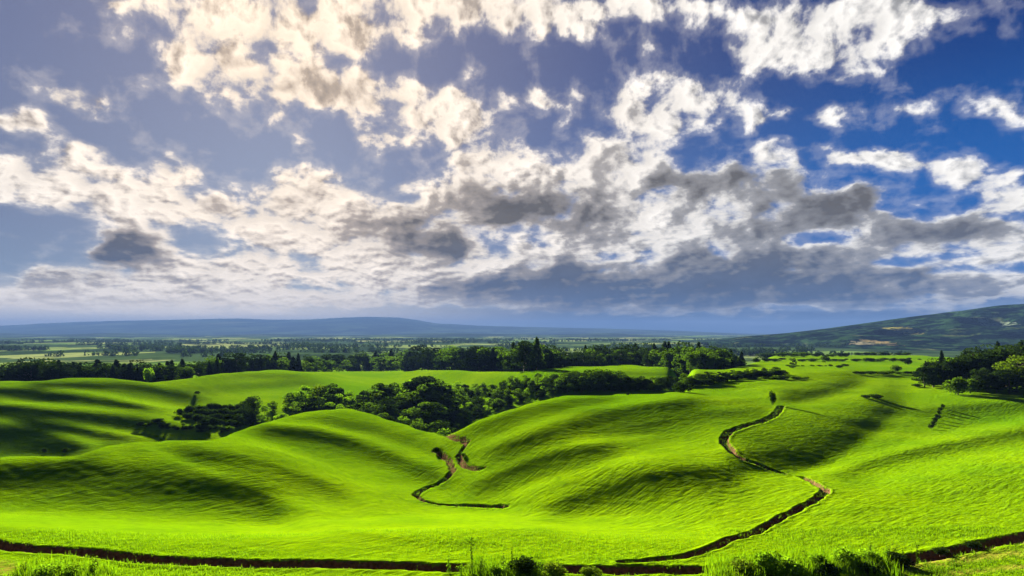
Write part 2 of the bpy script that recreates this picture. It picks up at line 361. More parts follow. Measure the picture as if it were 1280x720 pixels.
# resample every column on shared log-distance rows
LY = np.concatenate([np.linspace(math.log(50), math.log(1600), 900)])
ZG = np.zeros((len(PX), len(LY))); PLAIN = -52.0
for i, (Ys, pys, lay) in enumerate(COLS):
    z = -(pys-HZ)/F*Ys
    Yk, zk = list(Ys), list(z)
    gap = np.nonzero(np.diff(lay) > 0)[0]
    if len(gap):
        g = gap[0]; a, b = Yk[g], Yk[g+1]; za, zb = zk[g], zk[g+1]
        w = b-a
        if w > 12:
            dip = min(9, w*.09)
            ins = [(a+w*q, za+(zb-za)*q-dip*math.sin(math.pi*q)**.8) for q in (.12, .25, .4, .55, .7, .85)]
            for q, (yy, zz) in enumerate(ins): Yk.insert(g+1+q, yy); zk.insert(g+1+q, zz)
    Ye, ze = Yk[-1], zk[-1]
    px = PX[i]
    for q, zz in ((1.04, ze*1.055), (1.15, ze*1.20), (1.4, min(ze*1.4, PLAIN+3)), (1.9, PLAIN)):
        Yk.append(Ye*q); zk.append(zz)
    ZG[i] = np.interp(LY, np.log(Yk), zk)
def gauss(a, s, ax):
    r = int(3*s)+1; k = np.exp(-(np.arange(-r, r+1)/s)**2/2); k /= k.sum()
    pad = [(0, 0), (0, 0)]; pad[ax] = (r, r); b = np.pad(a, pad, 'edge')
    out = np.zeros_like(a)
    for i, kk in enumerate(k):
        out += kk*(b[i:i+a.shape[0], :] if ax == 0 else b[:, i:i+a.shape[1]])
    return out
# sideways smoothing: none inside narrow, more far out of frame
ZG = gauss(gauss(ZG, 1.6, 0), 1.6, 1)
UX = (PX-CX)/F
def height0(X, Y):
    """height relative to the camera, vectorised"""
    X = np.asarray(X, float); Y = np.asarray(Y, float)
    Yc = np.clip(Y, 50, 1600)
    Ue = np.clip(X/np.maximum(Y, 50), UX[0], UX[-1]-1e-6)
    fi = (Ue-UX[0])/(UX[1]-UX[0]); i0 = np.clip(fi.astype(int), 0, len(UX)-2); a = fi-i0
    fj = (np.log(Yc)-LY[0])/(LY[1]-LY[0]); j0 = np.clip(fj.astype(int), 0, len(LY)-2); b = np.clip(fj-j0, 0, 1)
    z = (ZG[i0, j0]*(1-a)+ZG[i0+1, j0]*a)*(1-b)+(ZG[i0, j0+1]*(1-a)+ZG[i0+1, j0+1]*a)*b
    near = -3+(z+3)*np.clip(Y, -80, 50)/50*(1+.12*np.sin(np.clip(Y, 0, 50)/50*math.pi))
    near = np.where(Y < 0, -3+Y*.10, near)
    z = np.where(Y < 50, near, z)
    return z
def world_xy(px, py, layer=None):
    i = int(round((px-PX[0])/4)); i = max(0, min(len(PX)-1, i))
    Ys, pys, lay = COLS[i]
    j = int(np.argmin(np.abs(pys-py)+(0 if layer is None else (lay != layer)*500)))
    return ((px-CX)/F*Ys[j], Ys[j])
# ditches and stream cuts: plan polylines, half width, depth (m)
DITCH_PX = {
 'front': ([(-140,664),(-60,672),(0,681),(50,687),(110,690),(170,698),(240,702),(300,704),(400,706),(560,711),(700,712),(800,714),(900,714),(1000,716),(1090,708),(1150,698),(1200,687),(1240,679),(1290,669),(1400,650)], .95, 1.0),
 'side': ([(780,703),(850,697),(884,688),(917,674),(968,651),(1018,625),(1034,614),(1022,606),(1001,596)], .5, .8),
 'upper': ([(978,591),(951,582),(930,573),(917,565),(908,556),(905,548),(912,540),(927,533),(948,528),(965,522),(972,515),(977,507)], .65, .8),
 'creek': ([(544,563),(552,568),(560,575),(567,587),(561,598),(550,604),(536,610),(523,616),(520,620),(530,626),(546,629),(568,631),(600,632),(633,633)], .5, .75),
 'bend': ([(545,540),(560,543),(574,548),(585,553),(581,560),(574,567),(574,574),(580,581),(592,585),(606,584)], .45, .7),
}
def wander(pts, step, amp):
    out = []
    for (x0, y0), (x1, y1) in zip(pts[:-1], pts[1:]):
        n = max(1, int(math.hypot(x1-x0, y1-y0)/step))
        for q in range(n): out.append((x0+(x1-x0)*q/n, y0+(y1-y0)*q/n))
    out.append(pts[-1])
    return [(x+random.uniform(-amp, amp), y+random.uniform(-amp, amp)) for x, y in out]
DITCH = {}
for k, (pts, hw, dep) in DITCH_PX.items():
    w = wander([world_xy(*p, layer=1) for p in pts], 1.6, .22)
    DITCH[k] = (w, hw, dep)
def sines(X, Y, n, lo, hi, seed):
    r = np.random.default_rng(seed); o = np.zeros_like(X)
    for _ in range(n):
        f = math.exp(r.uniform(math.log(lo), math.log(hi))); th = r.uniform(0, 2*math.pi)
        o += np.sin((X*math.cos(th)+Y*math.sin(th))*2*math.pi*f+r.uniform(0, 6.28))
    return o/math.sqrt(n)
# mesh rows and columns
ur = np.concatenate([np.linspace(-1.25, -.9, 30)[:-1], np.arange(-.9, .9, .0026), np.linspace(.9, 1.25, 30)])
yr = np.concatenate([np.linspace(-60, 44, 40)[:-1], np.exp(np.arange(math.log(44), math.log(1500), .0042)), np.exp(np.linspace(math.log(1500), math.log(19300), 110))])
UU, YY = np.meshgrid(ur, yr)
XX = UU*(np.maximum(YY, 0)*1.0+np.clip(60-YY, 0, 60)*1.0)
ZZ = height0(XX, YY)
DIRT = np.zeros_like(ZZ); WET = np.zeros_like(ZZ)
ZZ += .06*sines(XX, YY, 14, 1/60, 1/14, 3)*np.clip(YY/60, 0, 1)*np.clip((900-YY)/400, 0, 1)
ZZ += .014*sines(XX, YY, 14, 1/6, 1/1.6, 4)*(YY < 260)
far = np.clip((YY-1100)/1500, 0, 1)
ZZ += far*(3.0*sines(XX, YY, 8, 1/2500, 1/500, 5))
rag = .5+.35*sines(XX, YY, 10, 1/5, 1/1.2, 6)
for k, (w, hw, dep) in DITCH.items():
    wa = np.array(w); mk = (XX > wa[:, 0].min()-5) & (XX < wa[:, 0].max()+5) & (YY > wa[:, 1].min()-5) & (YY < wa[:, 1].max()+5)
    d = poly_dist(XX[mk], YY[mk], w)
    hh = hw*(1+.25*(rag[mk]-.5))
    prof = np.clip((hh*1.25-d)/(hh*.5), 0, 1); prof = prof*prof*(3-2*prof)
    ZZ[mk] -= dep*prof
    lip = np.exp(-((d-hh*1.7)/(hh*.5))**2); ZZ[mk] += .10*lip
    DIRT[mk] = np.maximum(DIRT[mk], np.clip((hh*1.38-d)/(hh*.22), 0, 1))
DRY = np.zeros_like(ZZ); DRYL = []
for pts, hw in (([(1100,716),(1150,707),(1200,700),(1260,694),(1330,682)], .8), ([(-30,700),(10,712),(40,722)], .9), ([(1170,718),(1230,712),(1280,708)], .5),([(1060,724),(1110,712)],.4),
                ([(1000,512),(1100,506),(1130,512)], .0)):
    if hw == 0: continue
    w = [world_xy(*p) for p in pts]
    DRYL.append(w); DRY = np.maximum(DRY, np.clip(1.3-poly_dist(XX, YY, w)/hw/1.4, 0, 1)*np.clip(.4+rag, 0, 1))
ZZ += H
def ground(x, y):
    z = float(height0(np.array([x]), np.array([y]))[0])+H
    return z

def set_props(o, label=None, cat=None, group=None, kind=None):
    if label: o['label'] = label
    if cat: o['category'] = cat
    if group: o['group'] = group
    if kind: o['kind'] = kind
    return o
def mesh_np(name, V, Fq, mat=None, smooth=False):
    """V (n,3), Fq (m,k) -> mesh datablock"""
    me = bpy.data.meshes.new(name); V = np.asarray(V, np.float32); Fq = np.asarray(Fq, np.int32)
    me.vertices.add(len(V)); me.vertices.foreach_set('co', V.ravel())
    k = Fq.shape[1]; me.loops.add(Fq.size); me.loops.foreach_set('vertex_index', Fq.ravel())
    me.polygons.add(len(Fq)); me.polygons.foreach_set('loop_start', np.arange(0, Fq.size, k, dtype=np.int32))
    me.update(calc_edges=True)
    if smooth: me.polygons.foreach_set('use_smooth', np.ones(len(Fq), bool))
    if mat: me.materials.append(mat)
    return me
def link(name, me, parent=None):
    o = bpy.data.objects.new(name, me); COL.objects.link(o)
    if parent: o.parent = parent
    return o
def grid_faces(nr, nc):
    i = np.arange(nr*nc).reshape(nr, nc)
    return np.stack([i[:-1, :-1].ravel(), i[:-1, 1:].ravel(), i[1:, 1:].ravel(), i[1:, :-1].ravel()], 1)
def attr(me, name, vals):
    a = me.attributes.new(name, 'FLOAT', 'POINT'); a.data.foreach_set('value', np.asarray(vals, np.float32).ravel())

def mat_new(name):
    m = bpy.data.materials.new(name); m.use_nodes = True
    return m, NT(m.node_tree)
def finish(t, color, rough=.9, bump=None, bstr=.5, bdist=.2, spec=.1, extra=None):
    p = t.n('ShaderNodeBsdfPrincipled'); t.put(p.inputs['Base Color'], color); t.put(p.inputs['Roughness'], rough)
    p.inputs['Specular IOR Level'].default_value = spec
    if bump is not None:
        b = t.n('ShaderNodeBump'); b.inputs['Strength'].default_value = bstr; b.inputs['Distance'].default_value = bdist
        t.link(bump, b.inputs['Height']); t.link(b.outputs[0], p.inputs['Normal'])
    o = t.n('ShaderNodeOutputMaterial'); t.link(p.outputs[0], o.inputs[0])
    return p

def ground_material():
    m, t = mat_new('pasture')
    pos = t.n('ShaderNodeNewGeometry').outputs['Position']
    sp = t.n('ShaderNodeSeparateXYZ'); t.link(pos, sp.inputs[0]); x, y, z = sp.outputs
    at = lambda n: (lambda a: a.outputs['Fac'])(t.n('ShaderNodeAttribute', attribute_name=n))
    big = t.noise(pos, .012, 4, .55); mid = t.noise(pos, .09, 5, .6); fine = t.noise(pos, 1.1, 5, .65)
    ter = t.noise(t.vec(t.m('MULTIPLY', x, .22), t.m('MULTIPLY', y, .22), t.m('MULTIPLY', z, 2.2)), 1.0, 4, .6, .6)   # terracettes that follow the contours
    g = t.mix(t.mr(big, .35, .65), (0.060, 0.136, 0.0006, 1), (0.108, 0.182, 0.0006, 1))
    g = t.mix(t.mr(mid, .4, .75, 0, .55), g, (0.0468, 0.1128, 0.0011, 1))
    g = t.mix(t.mr(fine, .45, .8, 0, .55), g, (0.0303, 0.0743, 0.0022, 1))
    g = t.mix(t.mr(ter, .52, .72, 0, .45), g, (0.0330, 0.0825, 0.0017, 1))
    # plain of fields and woods beyond the pasture
    vor = t.n('ShaderNodeTexVoronoi', feature='F1', distance='CHEBYCHEV'); 
    wv = t.n('ShaderNodeVectorMath', operation='MULTIPLY'); t.link(pos, wv.inputs[0]); wv.inputs[1].default_value = (1, .55, 0)
    t.link(wv.outputs[0], vor.inputs['Vector']); vor.inputs['Scale'].default_value = .0042
    vs = t.n('ShaderNodeSeparateColor'); t.link(vor.outputs['Color'], vs.inputs[0])
    fld = t.mix(vs.outputs[0], (0.0702, 0.1309, 0.0206, 1), (0.1870, 0.2057, 0.0748, 1))
    fld = t.mix(t.mr(vs.outputs[1], .35, .4), fld, (0.0281, 0.0515, 0.0168, 1))
    wood = t.mr(t.noise(wv.outputs[0], .0035, 6, .62), .51, .57)
    fld = t.mix(wood, fld, (0.0121, 0.0231, 0.0088, 1))
    fld = t.mix(t.mr(t.noise(wv.outputs[0], .03, 4, .6), .5, .7, 0, .6), fld, (0.0138, 0.0248, 0.0099, 1))
    g = t.mix(t.mr(y, 900, 1150), g, fld)
    dn = t.noise(pos, 2.3, 5, .7)
    soil = t.mix(t.mr(dn, .35, .65), (0.045, 0.022, 0.012, 1), (0.135, 0.07, 0.035, 1))
    dryc = t.mix(t.mr(dn, .35, .65), (0.1650, 0.0935, 0.0248, 1), (0.1210, 0.1320, 0.0110, 1))
    g = t.mix(t.m('MULTIPLY', at('dry'), t.mr(dn, .38, .55)), g, dryc)
    dm = t.mr(t.m('MULTIPLY_ADD', t.m('SUBTRACT', dn, .5), .9, at('dirt')), .35, .6)
    g = t.mix(dm, g, soil)
    rx = t.m('ADD', t.m('MULTIPLY', x, .80), t.m('MULTIPLY', y, .60)); ry = t.m('SUBTRACT', t.m('MULTIPLY', y, .80), t.m('MULTIPLY', x, .60))
    rows = t.noise(t.vec(t.m('MULTIPLY', rx, .34), t.m('MULTIPLY', ry, 1.5), 0), 1.0, 3, .55, .4)
    g = t.mix(t.mr(rows, .52, .68, 0, .25), g, (.030, .078, .001, 1))
    h = t.m('ADD', t.m('ADD', t.m('MULTIPLY', rows, .62), t.m('MULTIPLY', ter, .9)), t.m('ADD', t.m('MULTIPLY', fine, .55), t.m('MULTIPLY', mid, 1.2)))
    nearm = t.mr(y, 250, 900, 1, .35)
    finish(t, g, 1.0, t.m('MULTIPLY', h, nearm), .55, .6, 0)
    return m
MG = ground_material()
me = mesh_np('ground', np.stack([XX, YY, ZZ], -1).reshape(-1, 3), grid_faces(*XX.shape), MG, True)
attr(me, 'dirt', DIRT); attr(me, 'dry', DRY)
gr = link('ground', me); gr['kind'] = 'structure'

# ------------------------------------------------------------------ far hills
def hill_material(name, dark, light, bare, scale, lo, hi, spots=()):
    m, t = mat_new(name)
    pos = t.n('ShaderNodeNewGeometry').outputs['Position']
    a = t.noise(pos, scale, 6, .62, .3); b = t.noise(pos, scale*3.2, 5, .6); c = t.noise(pos, scale*.45, 3, .5)
    col = t.mix(t.mr(a, lo, hi), dark, light)
    col = t.mix(t.mr(b, .55, .72, 0, .8), col, dark)
    col = t.mix(t.m('MULTIPLY', t.mr(c, .56, .66), t.mr(a, .5, .62)), col, bare)
    for (sx, sy, sr, sc_) in spots:
        sp = t.n('ShaderNodeSeparateXYZ'); t.link(pos, sp.inputs[0])
        q = t.m('ADD', t.m('POWER', t.m('DIVIDE', t.m('SUBTRACT', sp.outputs[0], sx), sr), 2.0), t.m('POWER', t.m('DIVIDE', t.m('SUBTRACT', sp.outputs[1], sy), sr*2.2), 2.0))
        col = t.mix(t.mr(t.m('ADD', q, t.m('MULTIPLY', t.m('SUBTRACT', b, .5), 9.0)), 1.0, .7), col, sc_)
    finish(t, col, 1.0, t.m('ADD', a, t.m('MULTIPLY', b, .5)), .8, 30, 0)
    return m
def range_mesh(name, prof, Y, front, back, zb, mat, nx=420, ny=60, rough=6, seed=1):
    f = pl(prof); px = np.linspace(prof[0][0], prof[-1][0], nx); tt = np.linspace(0, 1, ny)
    PXg, T = np.meshgrid(px, tt)
    U = (PXg-CX)/F
    dpt = Y+np.where(T < .6, (T-.6)/.6*front, (T-.6)/.4*back)
    hgt = H-(f(PXg)-HZ)/F*Y-zb
    s = np.where(T < .6, (T/.6), (1-T)/.4); s = s*s*(3-2*s)
    X = U*Y*(dpt/Y)**.6
    r = sines(X, dpt, 18, 1/(front*1.0), 1/(front*.12), seed)
    Z = zb-3+hgt*s*(1+.0*r)+rough*r*s*np.clip((.6-T)*3, 0, 1)
    me = mesh_np(name, np.stack([X, dpt, Z], -1).reshape(-1, 3), grid_faces(ny, nx), mat, True)
    o = link(name, me); o['kind'] = 'structure'; return o
zb = H+PLAIN
MFar = hill_material('far_hill_cover', (0.0132, 0.0240, 0.0180, 1), (0.0300, 0.0510, 0.0240, 1), (0.0600, 0.0720, 0.0360, 1), .0011, .45, .6)
range_mesh('hills', [(-500,412),(-200,409),(0,407.5),(30,406),(60,404),(150,401),(230,399.5),(300,398),(340,399.5),(380,399.5),(430,397),(460,396),(500,397),(515,399),(545,404),(600,407),(640,408),(760,410.5),(840,413),(920,416.5),(1100,420)], 15000, 5000, 3500, zb, MFar, rough=18, seed=11)
range_mesh('hills', [(-500,418),(-100,417),(0,416),(60,418),(150,416),(260,419),(340,417),(440,419),(560,416),(680,418),(760,416),(860,420),(960,420),(1100,420)], 8500, 2500, 1500, zb, MFar, rough=12, seed=12)
range_mesh('hills', [(-500,424),(-100,425),(0,424),(80,422),(170,425),(260,424),(380,425),(500,423),(620,426),(900,424),(1100,424)], 4800, 1200, 1000, zb, MFar, rough=6, seed=14)
spots = [(((1127-CX)/F)*2500, 2500, 40, (0.1800, 0.1620, 0.0360, 1)), (((1098-CX)/F)*2150, 2150, 36, (0.1500, 0.1150, 0.0450, 1)), (((1075-CX)/F)*2150, 2130, 25, (0.1500, 0.1320, 0.0780, 1)),(((1240-CX)/F)*2500, 2500, 40, (0.0960, 0.1200, 0.0780, 1))]
MRt = hill_material('wooded_hill_cover', (0.0028, 0.0073, 0.0042, 1), (0.0154, 0.0357, 0.0109, 1), (0.0714, 0.0756, 0.0273, 1), .016, .49, .56, spots)
range_mesh('hills', [(860,427),(900,424),(935,420),(990,415),(1040,409),(1090,402),(1150,394),(1200,388),(1240,382),(1280,379),(1340,374),(1450,370),(1600,378),(1800,400)], 3000, 1250, 1200, zb, MRt, rough=24, seed=13, ny=90)

# ------------------------------------------------------------------ trees
def leaf_material(name, c1, c2, trans=.25):
    m, t = mat_new(name)
    oi = t.n('ShaderNodeObjectInfo').outputs['Random']
    gp = t.n('ShaderNodeNewGeometry'); rn = gp.outputs['Random Per Island']
    col = t.mix(rn, c1, c2); 
    col = t.mix(1.0, col, t.mix(oi, (.75, .75, .75, 1), (1.35, 1.25, 1.1, 1)), 'MULTIPLY')
    p = t.n('ShaderNodeBsdfDiffuse'); t.link(col, p.inputs['Color'])
    tr = t.n('ShaderNodeBsdfTranslucent'); t.link(t.mix(1.0, col, (1.3, 1.5, .6, 1), 'MULTIPLY'), tr.inputs[0])
    ms = t.n('ShaderNodeMixShader'); ms.inputs[0].default_value = trans; t.link(p.outputs[0], ms.inputs[1]); t.link(tr.outputs[0], ms.inputs[2])
    o = t.n('ShaderNodeOutputMaterial'); t.link(ms.outputs[0], o.inputs[0])
    return m
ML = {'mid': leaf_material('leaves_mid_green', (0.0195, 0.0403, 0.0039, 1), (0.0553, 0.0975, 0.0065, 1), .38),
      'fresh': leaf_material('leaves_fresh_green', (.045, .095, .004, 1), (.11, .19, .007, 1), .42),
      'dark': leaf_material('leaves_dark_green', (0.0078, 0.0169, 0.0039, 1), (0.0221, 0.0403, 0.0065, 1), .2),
      'light': leaf_material('leaves_yellow_green', (0.0455, 0.0780, 0.0052, 1), (0.0910, 0.1300, 0.0078, 1), .35),
      'conifer': leaf_material('needles', (0.0078, 0.0169, 0.0065, 1), (0.0195, 0.0338, 0.0091, 1), .1)}
mb_, tb = mat_new('bark'); finish(tb, tb.mix(tb.noise(tb.n('ShaderNodeTexCoord').outputs['Object'], 12, 5, .6), (.04, .028, .02, 1), (.13, .10, .075, 1)), .9)
MBARK = mb_
def quads(C, size, r, flat=0.0):
    """random leaf clump quads centred at C (n,3)"""
    n = len(C); a = r.normal(size=(n, 3)); a[:, 2] *= (1-flat); a /= np.linalg.norm(a, axis=1)[:, None]
    b = r.normal(size=(n, 3)); b -= (a*b).sum(1)[:, None]*a; b /= np.linalg.norm(b, axis=1)[:, None]
    s = size*r.uniform(.55, 1.25, n)[:, None]; a = a*s; b = b*s*r.uniform(.5, .9, n)[:, None]
    V = np.stack([C-a, C-b*.9, C+a, C+b], 1).reshape(-1, 3)
    return V, np.arange(n*4).reshape(n, 4)
def crown_broad(seed, n=2600, w=.36, z0=.18, size=.026, nl=15, tall=1.0):
    r = np.random.default_rng(seed); C = []
    lobes = []
    for i in range(nl):
        th = r.uniform(0, 6.28); hz = r.uniform(0, 1)**.8; rad = w*math.sqrt(max(0, 1-((hz-.42)/.62)**2))*r.uniform(.35, .8)
        lobes.append((rad*math.cos(th), rad*math.sin(th), z0+(1-z0)*(.08+.78*hz), r.uniform(.10, .19)))
    per = n//nl
    for lx, ly, lz, lr in lobes:
        d = r.normal(size=(per, 3)); d /= np.linalg.norm(d, axis=1)[:, None]
        d[:, 2] = np.where(d[:, 2] < -.3, d[:, 2]*.5, d[:, 2])
        C.append(np.array([lx, ly, lz])+d*lr*(r.uniform(.45, 1.0, per)**.4)[:, None]*np.array([1.1, 1.1, .85]))
    C = np.concatenate(C); C[:, 2] = np.clip(C[:, 2], z0*.4, 1)
    return quads(C, size, r)
def crown_conifer(seed, n=2200, w=.20, size=.024):
    r = np.random.default_rng(seed); z = .10+.9*(1-r.uniform(0, 1, n)**.62)[:]
    tier = (z*16+r.uniform(-.2, .2, n)); fr = tier-np.floor(tier)
    env = w*(1-z)**.85*(1.12-.45*fr)+.008
    th = r.uniform(0, 6.28, n); lop = 1+.28*np.sin(th*3+seed)+.2*np.sin(th*5+z*20)
    rad = env*lop*r.uniform(.25, 1, n)**.45
    C = np.stack([rad*np.cos(th), rad*np.sin(th), z-.12*rad], 1)
    return quads(C, size, r, .4)
def crown_bush(seed, n=1400, size=.05):
    r = np.random.default_rng(seed); C = []
    for i in range(9):
        th = r.uniform(0, 6.28); q = r.uniform(0, .38); c = np.array([q*math.cos(th), q*math.sin(th), r.uniform(.3, .62)])
        d = r.normal(size=(n//9, 3)); d /= np.linalg.norm(d, axis=1)[:, None]
        C.append(c+d*r.uniform(.2, .36)*(r.uniform(.3, 1, n//9)**.4)[:, None])
    C = np.concatenate(C); C[:, 2] = np.clip(C[:, 2], .02, 1.0)
    return quads(C, size, r)
def tube(V, Fc, p0, p1, r0, r1, k=7):
    p0 = np.array(p0, float); p1 = np.array(p1, float); d = p1-p0; d /= np.linalg.norm(d)
    a = np.cross(d, [.3, .5, .81]); a /= np.linalg.norm(a); b = np.cross(d, a); o = len(V)
    for p, r in ((p0, r0), (p1, r1)):
        for i in range(k):
            q = 2*math.pi*i/k; V.append(p+r*(a*math.cos(q)+b*math.sin(q)))
    for i in range(k): Fc.append((o+i, o+(i+1) % k, o+k+(i+1) % k, o+k+i))
def trunk_mesh(seed, top=.8, rad=.022, limbs=7):
    r = random.Random(seed); V = []; Fc = []; p = np.array([0, 0, -.06]); n = 6
    pts = [p]
    for i in range(n): p = p+np.array([r.uniform(-.015, .015), r.uniform(-.015, .015), (top+.06)/n]); pts.append(p)
    for i in range(n): tube(V, Fc, pts[i], pts[i+1], rad*(1-.8*i/n), rad*(1-.8*(i+1)/n))
    for j in range(limbs):
        i = r.randint(2, n-1); th = r.uniform(0, 6.28); L = r.uniform(.12, .24)
        e = pts[i]+np.array([L*math.cos(th), L*math.sin(th), L*r.uniform(.4, .9)])
        tube(V, Fc, pts[i], e, rad*.42, rad*.10, 5)
    return mesh_np('trunk', V, Fc, MBARK, True)
PROTO = {}
def proto(kind, i, fn, trunk):
    PROTO.setdefault(kind, []).append((fn, trunk))
for i in range(5): proto('broad', i, crown_broad(20+i, 3300, .36+.03*(i % 3), .04, .027, 17), trunk_mesh(i))
for i in range(3): proto('tall', i, crown_broad(40+i, 2600, .23, .02, .023, 18), trunk_mesh(50+i))
for i in range(4): proto('conifer', i, crown_conifer(60+i, 2600, .17+.03*(i % 3)), trunk_mesh(70+i, .95, .016, 0))
for i in range(4): proto('bush', i, crown_bush(80+i), trunk_mesh(90+i, .5, .03, 6))
MESHES = {}
def crown_mesh(kind, i, mat):
    key = (kind, i, mat)
    if key not in MESHES:
        V, Fq = PROTO[kind][i][0]; MESHES[key] = mesh_np('crown', V, Fq, ML[mat])
    return MESHES[key]
NAMES = {'broad': 'broadleaf_tree', 'tall': 'broadleaf_tree', 'conifer': 'conifer_tree', 'bush': 'bush'}
SRC = {}
REAR = {}
def rear(kind, mat, x, y, h, width):
    V, Fq = PROTO[kind][random.randrange(len(PROTO[kind]))][0]
    a = random.uniform(0, 6.28); c, s_ = math.cos(a)*h*width, math.sin(a)*h*width
    W_ = np.stack([V[:, 0]*c-V[:, 1]*s_+x, V[:, 0]*s_+V[:, 1]*c+y, V[:, 2]*h+ground(x, y)], 1)
    REAR.setdefault(mat, []).append(W_)
def tree(kind, mat, x, y, h, width=1.0, label=None, group=None, cat=None, zoff=0, sink=0.0, stuff=False):
    if stuff: return rear(kind, mat, x, y, h, width)
    i = random.randrange(len(PROTO[kind]))
    key = (kind, i, mat)
    if key not in SRC:
        root = bpy.data.objects.new(NAMES[kind], None); COL.objects.link(root); root.empty_display_size = .3
        link('crown', crown_mesh(kind, i, mat), root); link('trunk', PROTO[kind][i][1], root)
        SRC[key] = (root, list(root.children)); 
    else:
        r0, ch = SRC[key]; root = r0.copy(); COL.objects.link(root)
        for c in ch:
            d = c.copy(); COL.objects.link(d); d.parent = root
    root.location = (x, y, ground(x, y)-sink+zoff); root.rotation_euler = (0, 0, random.uniform(0, 6.28))
    root.scale = (h*width, h*width*random.uniform(.9, 1.1), h)
    for k in ('group',):
        if k in root: del root[k]
    set_props(root, label, cat or ('bush' if kind == 'bush' else 'tree'), group)
    return root
def tree_at(kind, mat, px, Y, pytop, width=1.0, minh=3, maxh=26, **kw):
    x = (px-CX)/F*Y; zt = H-(pytop-HZ)/F*Y; h = zt-ground(x, Y)
    h = max(minh, min(maxh, h))
    return tree(kind, mat, x, Y, h, width, **kw)

rr = random.Random(5)
# gully wood behind the two near hills
gtop = pl([(225,514),(245,509),(270,507),(300,509),(312,499),(325,500),(345,500),(362,488),(392,480),(420,478),(440,486),(458,484),(482,472),(500,480),(520,467),(545,469),(560,480),(585,478),(612,482),(640,470),(668,466),(700,470)])
gd = pl([(225,248),(300,275),(400,305),(500,330),(560,335),(620,340),(700,372)])
def wood_label(px):
    if px < 312: return 'dark leafy tree in the black wedge of wood at the left end of the gully', 'trees of the dark wedge in the gully'
    if px < 440: return 'rounded tree in the gully wood just behind the crest of the left hill', 'trees behind the left hill'
    if px < 600: return 'leafy tree in the deep middle of the gully wood above the stream', 'trees in the middle of the gully wood'
    return 'leafy tree where the gully wood climbs behind the centre hill', 'trees of the gully wood behind the centre hill'
px = 300
while px < 575:
    Yb = float(gd(px)); T = float(gtop(px)); base = float(crest(px))
    room = base-T
    rows = max(2, int(room/11)+1)
    for r_ in range(rows):
        Y = Yb*(1-.05*r_)+rr.uniform(-5, 5); tp = T+r_*10.5+rr.uniform(-3, 4)+(2 if r_ else 0)
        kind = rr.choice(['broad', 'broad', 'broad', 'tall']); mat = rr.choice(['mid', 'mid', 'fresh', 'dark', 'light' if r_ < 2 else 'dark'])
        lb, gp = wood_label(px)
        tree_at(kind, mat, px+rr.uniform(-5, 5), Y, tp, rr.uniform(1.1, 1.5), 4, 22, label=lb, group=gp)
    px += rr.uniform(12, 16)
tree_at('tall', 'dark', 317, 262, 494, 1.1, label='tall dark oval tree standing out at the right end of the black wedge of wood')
px = 562
while px < 702:
    T = float(gtop(px)); base = float(crest(px)); pb = T+13
    while pb < base+9:
        kind = rr.choice(['broad', 'broad', 'tall']); mat = rr.choice(['mid', 'mid', 'fresh', 'dark', 'dark'])
        x, Y = world_xy(px, min(pb, base-1), 2); lb, gp = wood_label(px+26)
        tree_at(kind, mat, px+rr.uniform(-4, 4), Y*(1 if pb < base else .985), pb-rr.uniform(12, 17), rr.uniform(1.1, 1.5), 4, 24, label=lb, group=gp)
        pb += 8
    px += rr.uniform(8, 11)
wedge_lo = pl([(222,517),(235,524),(252,532),(300,534),(322,527)])
px = 226
def on_ground(kind, mat, px, py, pt, w, label, group=None, **kw):
    x, Y = world_xy(px, py, 2); return tree_at(kind, mat, px, Y, pt, w, .8, 45, label=label, group=group, **kw)
while px < 320:
    py = float(gtop(px))+7
    while py < float(wedge_lo(px))+3:
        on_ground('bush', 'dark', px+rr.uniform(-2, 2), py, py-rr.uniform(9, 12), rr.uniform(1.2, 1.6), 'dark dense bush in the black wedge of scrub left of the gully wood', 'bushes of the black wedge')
        py += 6
    px += rr.uniform(6, 8)
for _ in range(46):
    px = rr.uniform(172, 292); py = 529+(px-172)*.105+rr.uniform(-4, 5)
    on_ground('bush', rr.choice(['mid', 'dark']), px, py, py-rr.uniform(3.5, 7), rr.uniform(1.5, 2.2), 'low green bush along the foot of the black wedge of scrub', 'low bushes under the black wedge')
# hedge wood running right behind the centre hill
htop = pl([(690,470),(715,464),(750,461),(790,470),(830,471),(860,468),(900,466),(930,465),(975,466)])
hbase = pl([(690,492),(720,489),(830,487),(880,481),(930,474),(975,470)])
def here0(kind, mat, px, py, pt, w):
    x, Y = world_xy(px, py, 2 if px <= 850 else 1); return tree_at(kind, mat, px, Y, pt, w, .8, 20, label='dark bush filling the foot of the tree belt behind the centre hill', group='bushes under the tree belt')
px = 694
while px < 976:
    x, Y = world_xy(px, float(hbase(px))-1, 2 if px <= 850 else 1)
    for q in range(2):
        tree_at(rr.choice(['broad', 'broad', 'tall']), rr.choice(['dark', 'dark', 'mid']), px+rr.uniform(-3, 3), Y*(1+.03*q), float(htop(px))+rr.uniform(-2, 3)-q, rr.uniform(1.3, 1.8), 3, 24,
                label='dark rounded tree in the belt of trees running right behind the centre hill', group='trees of the belt behind the centre hill', stuff=q > 0)
    here0('bush', 'dark', px+3, float(hbase(px)), float(hbase(px))-9, 1.9)
    px += rr.uniform(7, 10)
